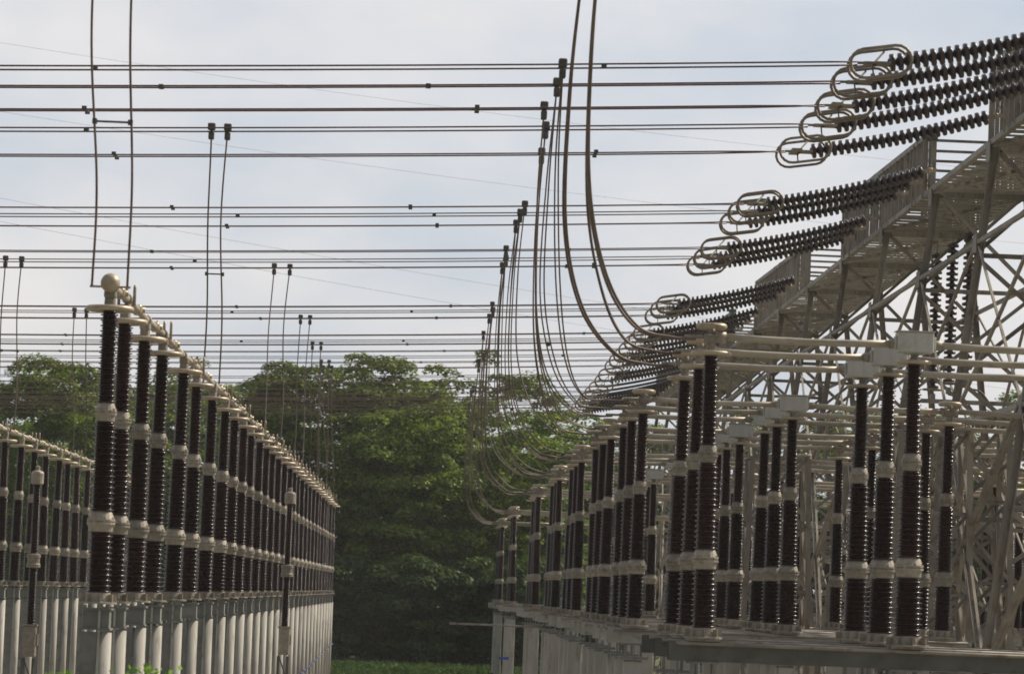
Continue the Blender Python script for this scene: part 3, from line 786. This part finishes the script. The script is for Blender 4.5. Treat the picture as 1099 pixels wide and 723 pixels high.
# thin shield wires high over the yard
for i, (a, b) in enumerate((((-60, 260, 30.5), (60, 330, 21.5)), ((-60, 240, 27.5), (60, 330, 19.0)), ((-60, 300, 40), (60, 340, 33.5)), ((-60, 300, 45.5), (60, 340, 40)))):
    A, B = PT(*a), PT(*b)
    w = MB().tube([A.lerp(B, q / 12) - Vector((0, 0, 1.2 * 4 * (q / 12) * (1 - q / 12))) - A for q in range(13)], .010, 5).build('shield_wire', WIRE)
    w.location = A; tag(w, '%s thin distant shield wire slanting across the sky' % ['lowest', 'second highest', 'third', 'topmost'][i] if i != 2 else 'second lowest thin distant shield wire slanting across the sky', 'wire', 'thin shield wires')
# hanging suspension strings under the gantry with jumper loops
for i, d in enumerate((107, 110.5, 114)):
    A = PT(15.3, d, ZG0 - .12)
    st = thing('suspension_string', '%s of three dark disc strings hanging below the gantry beam' % ['nearest', 'middle', 'farthest'][i], 'insulator string', A, 'hanging strings under the gantry')
    obj('disc_string', string_mesh([Vector((0, 0, -.3 - q * .42)) for q in range(11)], 25, DISC), st)
    MB().bar((0, 0, .1), (0, 0, -.32), .04, .04).build('hanger_link', CAST, st)
    m = MB(); m.tube([(.3 * math.cos(a), .3 * math.sin(a), -4.5) for a in [q * math.pi / 10 for q in range(20)]], .03, 8, closed=True); m.bar((-.3, 0, -4.5), (.3, 0, -4.5), .04, .02); m.build('grading_ring', RING2, st)
    m = MB(); m.box((0, 0, -4.72), (.14, .3, .2), bev=.02); m.build('clamp', CAST, st)
    B = PT(15.3, d, ZG0 - 4.95)
    t = thing('jumper_loop', '%s looped jumper wire under the hanging strings' % ['nearest', 'middle', 'farthest'][i], 'wire', B, 'jumper loops under the gantry')
    for s in (-.1, .1):
        MB().tube(crom([(0, s, 0), (.5, s, -.15), (1.0, s, -1.0), (1.15, s, -2.0), (2.2, s, -2.42)], 7), .02, 6).build('wire', DROP, t)

# ------------------------------------------------------------------ the hazy air over the yard
hz = MB(); hz.box((0, 1800, 22), (5200, 4600, 46))
hm = bpy.data.materials.new('haze_air'); hm.use_nodes = True
hn = hm.node_tree; hn.nodes.remove(hn.nodes['Principled BSDF'])
pv = hn.nodes.new('ShaderNodeVolumePrincipled'); pv.inputs['Color'].default_value = (.93, .94, .96, 1); pv.inputs['Density'].default_value = .00011; pv.inputs['Anisotropy'].default_value = .2
hn.links.new(pv.outputs[0], hn.nodes['Material Output'].inputs['Volume'])
tag(hz.build('haze', hm), kind='stuff')

# ------------------------------------------------------------------ light
SUN_EL, SUN_AZ = R(42), R(60)          # azimuth from +Y towards +X
sd = Vector((math.sin(SUN_AZ) * math.cos(SUN_EL), math.cos(SUN_AZ) * math.cos(SUN_EL), math.sin(SUN_EL)))
sl = bpy.data.lights.new('sun', 'SUN'); sl.energy = 4.6; sl.angle = R(1.5); sl.color = (1, .90, .74)
so = bpy.data.objects.new('sun', sl); COL.objects.link(so); so.rotation_euler = sd.to_track_quat('Z', 'Y').to_euler()
so.location = (60, 60, 80)
w = bpy.data.worlds.new('World'); scn.world = w; w.use_nodes = True
N, L = w.node_tree.nodes, w.node_tree.links
bg = N['Background']; bg.inputs['Strength'].default_value = .1
sky = N.new('ShaderNodeTexSky'); sky.sky_type = 'NISHITA'; sky.sun_disc = False
sky.sun_elevation = SUN_EL; sky.sun_rotation = SUN_AZ; sky.dust_density = 3; sky.air_density = 1
tc = N.new('ShaderNodeTexCoord')
mp = N.new('ShaderNodeMapping'); mp.inputs['Scale'].default_value = (1, 1, 2.0); mp.inputs['Location'].default_value = (.35, 0, .1)
L.new(tc.outputs['Generated'], mp.inputs['Vector'])
nz = N.new('ShaderNodeTexNoise'); nz.inputs['Scale'].default_value = 10.0; nz.inputs['Detail'].default_value = 5; nz.inputs['Roughness'].default_value = .5
L.new(mp.outputs[0], nz.inputs['Vector'])
cr = N.new('ShaderNodeValToRGB')
cr.color_ramp.elements[0].position = .32; cr.color_ramp.elements[0].color = (4.65, 5.25, 6.15, 1)
cr.color_ramp.elements[1].position = .68; cr.color_ramp.elements[1].color = (7.45, 7.2, 7.2, 1)
L.new(nz.outputs['Fac'], cr.inputs['Fac'])
mx = N.new('ShaderNodeMixRGB'); mx.inputs['Fac'].default_value = .85
L.new(sky.outputs[0], mx.inputs['Color1']); L.new(cr.outputs[0], mx.inputs['Color2'])
# sky kept bright ahead; the unseen part behind the camera dimmed to cut fill
dt = N.new('ShaderNodeVectorMath'); dt.operation = 'DOT_PRODUCT'
dt.inputs[1].default_value = Vector((.45, .85, .1)).normalized()
nrm = N.new('ShaderNodeVectorMath'); nrm.operation = 'NORMALIZE'
L.new(tc.outputs['Generated'], nrm.inputs[0]); L.new(nrm.outputs[0], dt.inputs[0])
mr = N.new('ShaderNodeMapRange'); mr.interpolation_type = 'SMOOTHSTEP'
mr.inputs['From Min'].default_value = -.6; mr.inputs['From Max'].default_value = .75
mr.inputs['To Min'].default_value = .46; mr.inputs['To Max'].default_value = 1.0
L.new(dt.outputs['Value'], mr.inputs['Value'])
ml = N.new('ShaderNodeVectorMath'); ml.operation = 'SCALE'
L.new(mx.outputs[0], ml.inputs[0]); L.new(mr.outputs[0], ml.inputs['Scale'])
L.new(ml.outputs[0], bg.inputs['Color'])

# ------------------------------------------------------------------ render settings
vs = scn.view_settings
vs.view_transform = 'Standard'; vs.look = 'None'; vs.exposure = .24; vs.gamma = 1
scn.render.engine = 'CYCLES'
scn.cycles.max_bounces = 5; scn.cycles.diffuse_bounces = 3; scn.cycles.glossy_bounces = 2; scn.cycles.transmission_bounces = 2; scn.cycles.transparent_max_bounces = 4
scn.cycles.volume_bounces = 1
scn.cycles.filter_width = 1.7
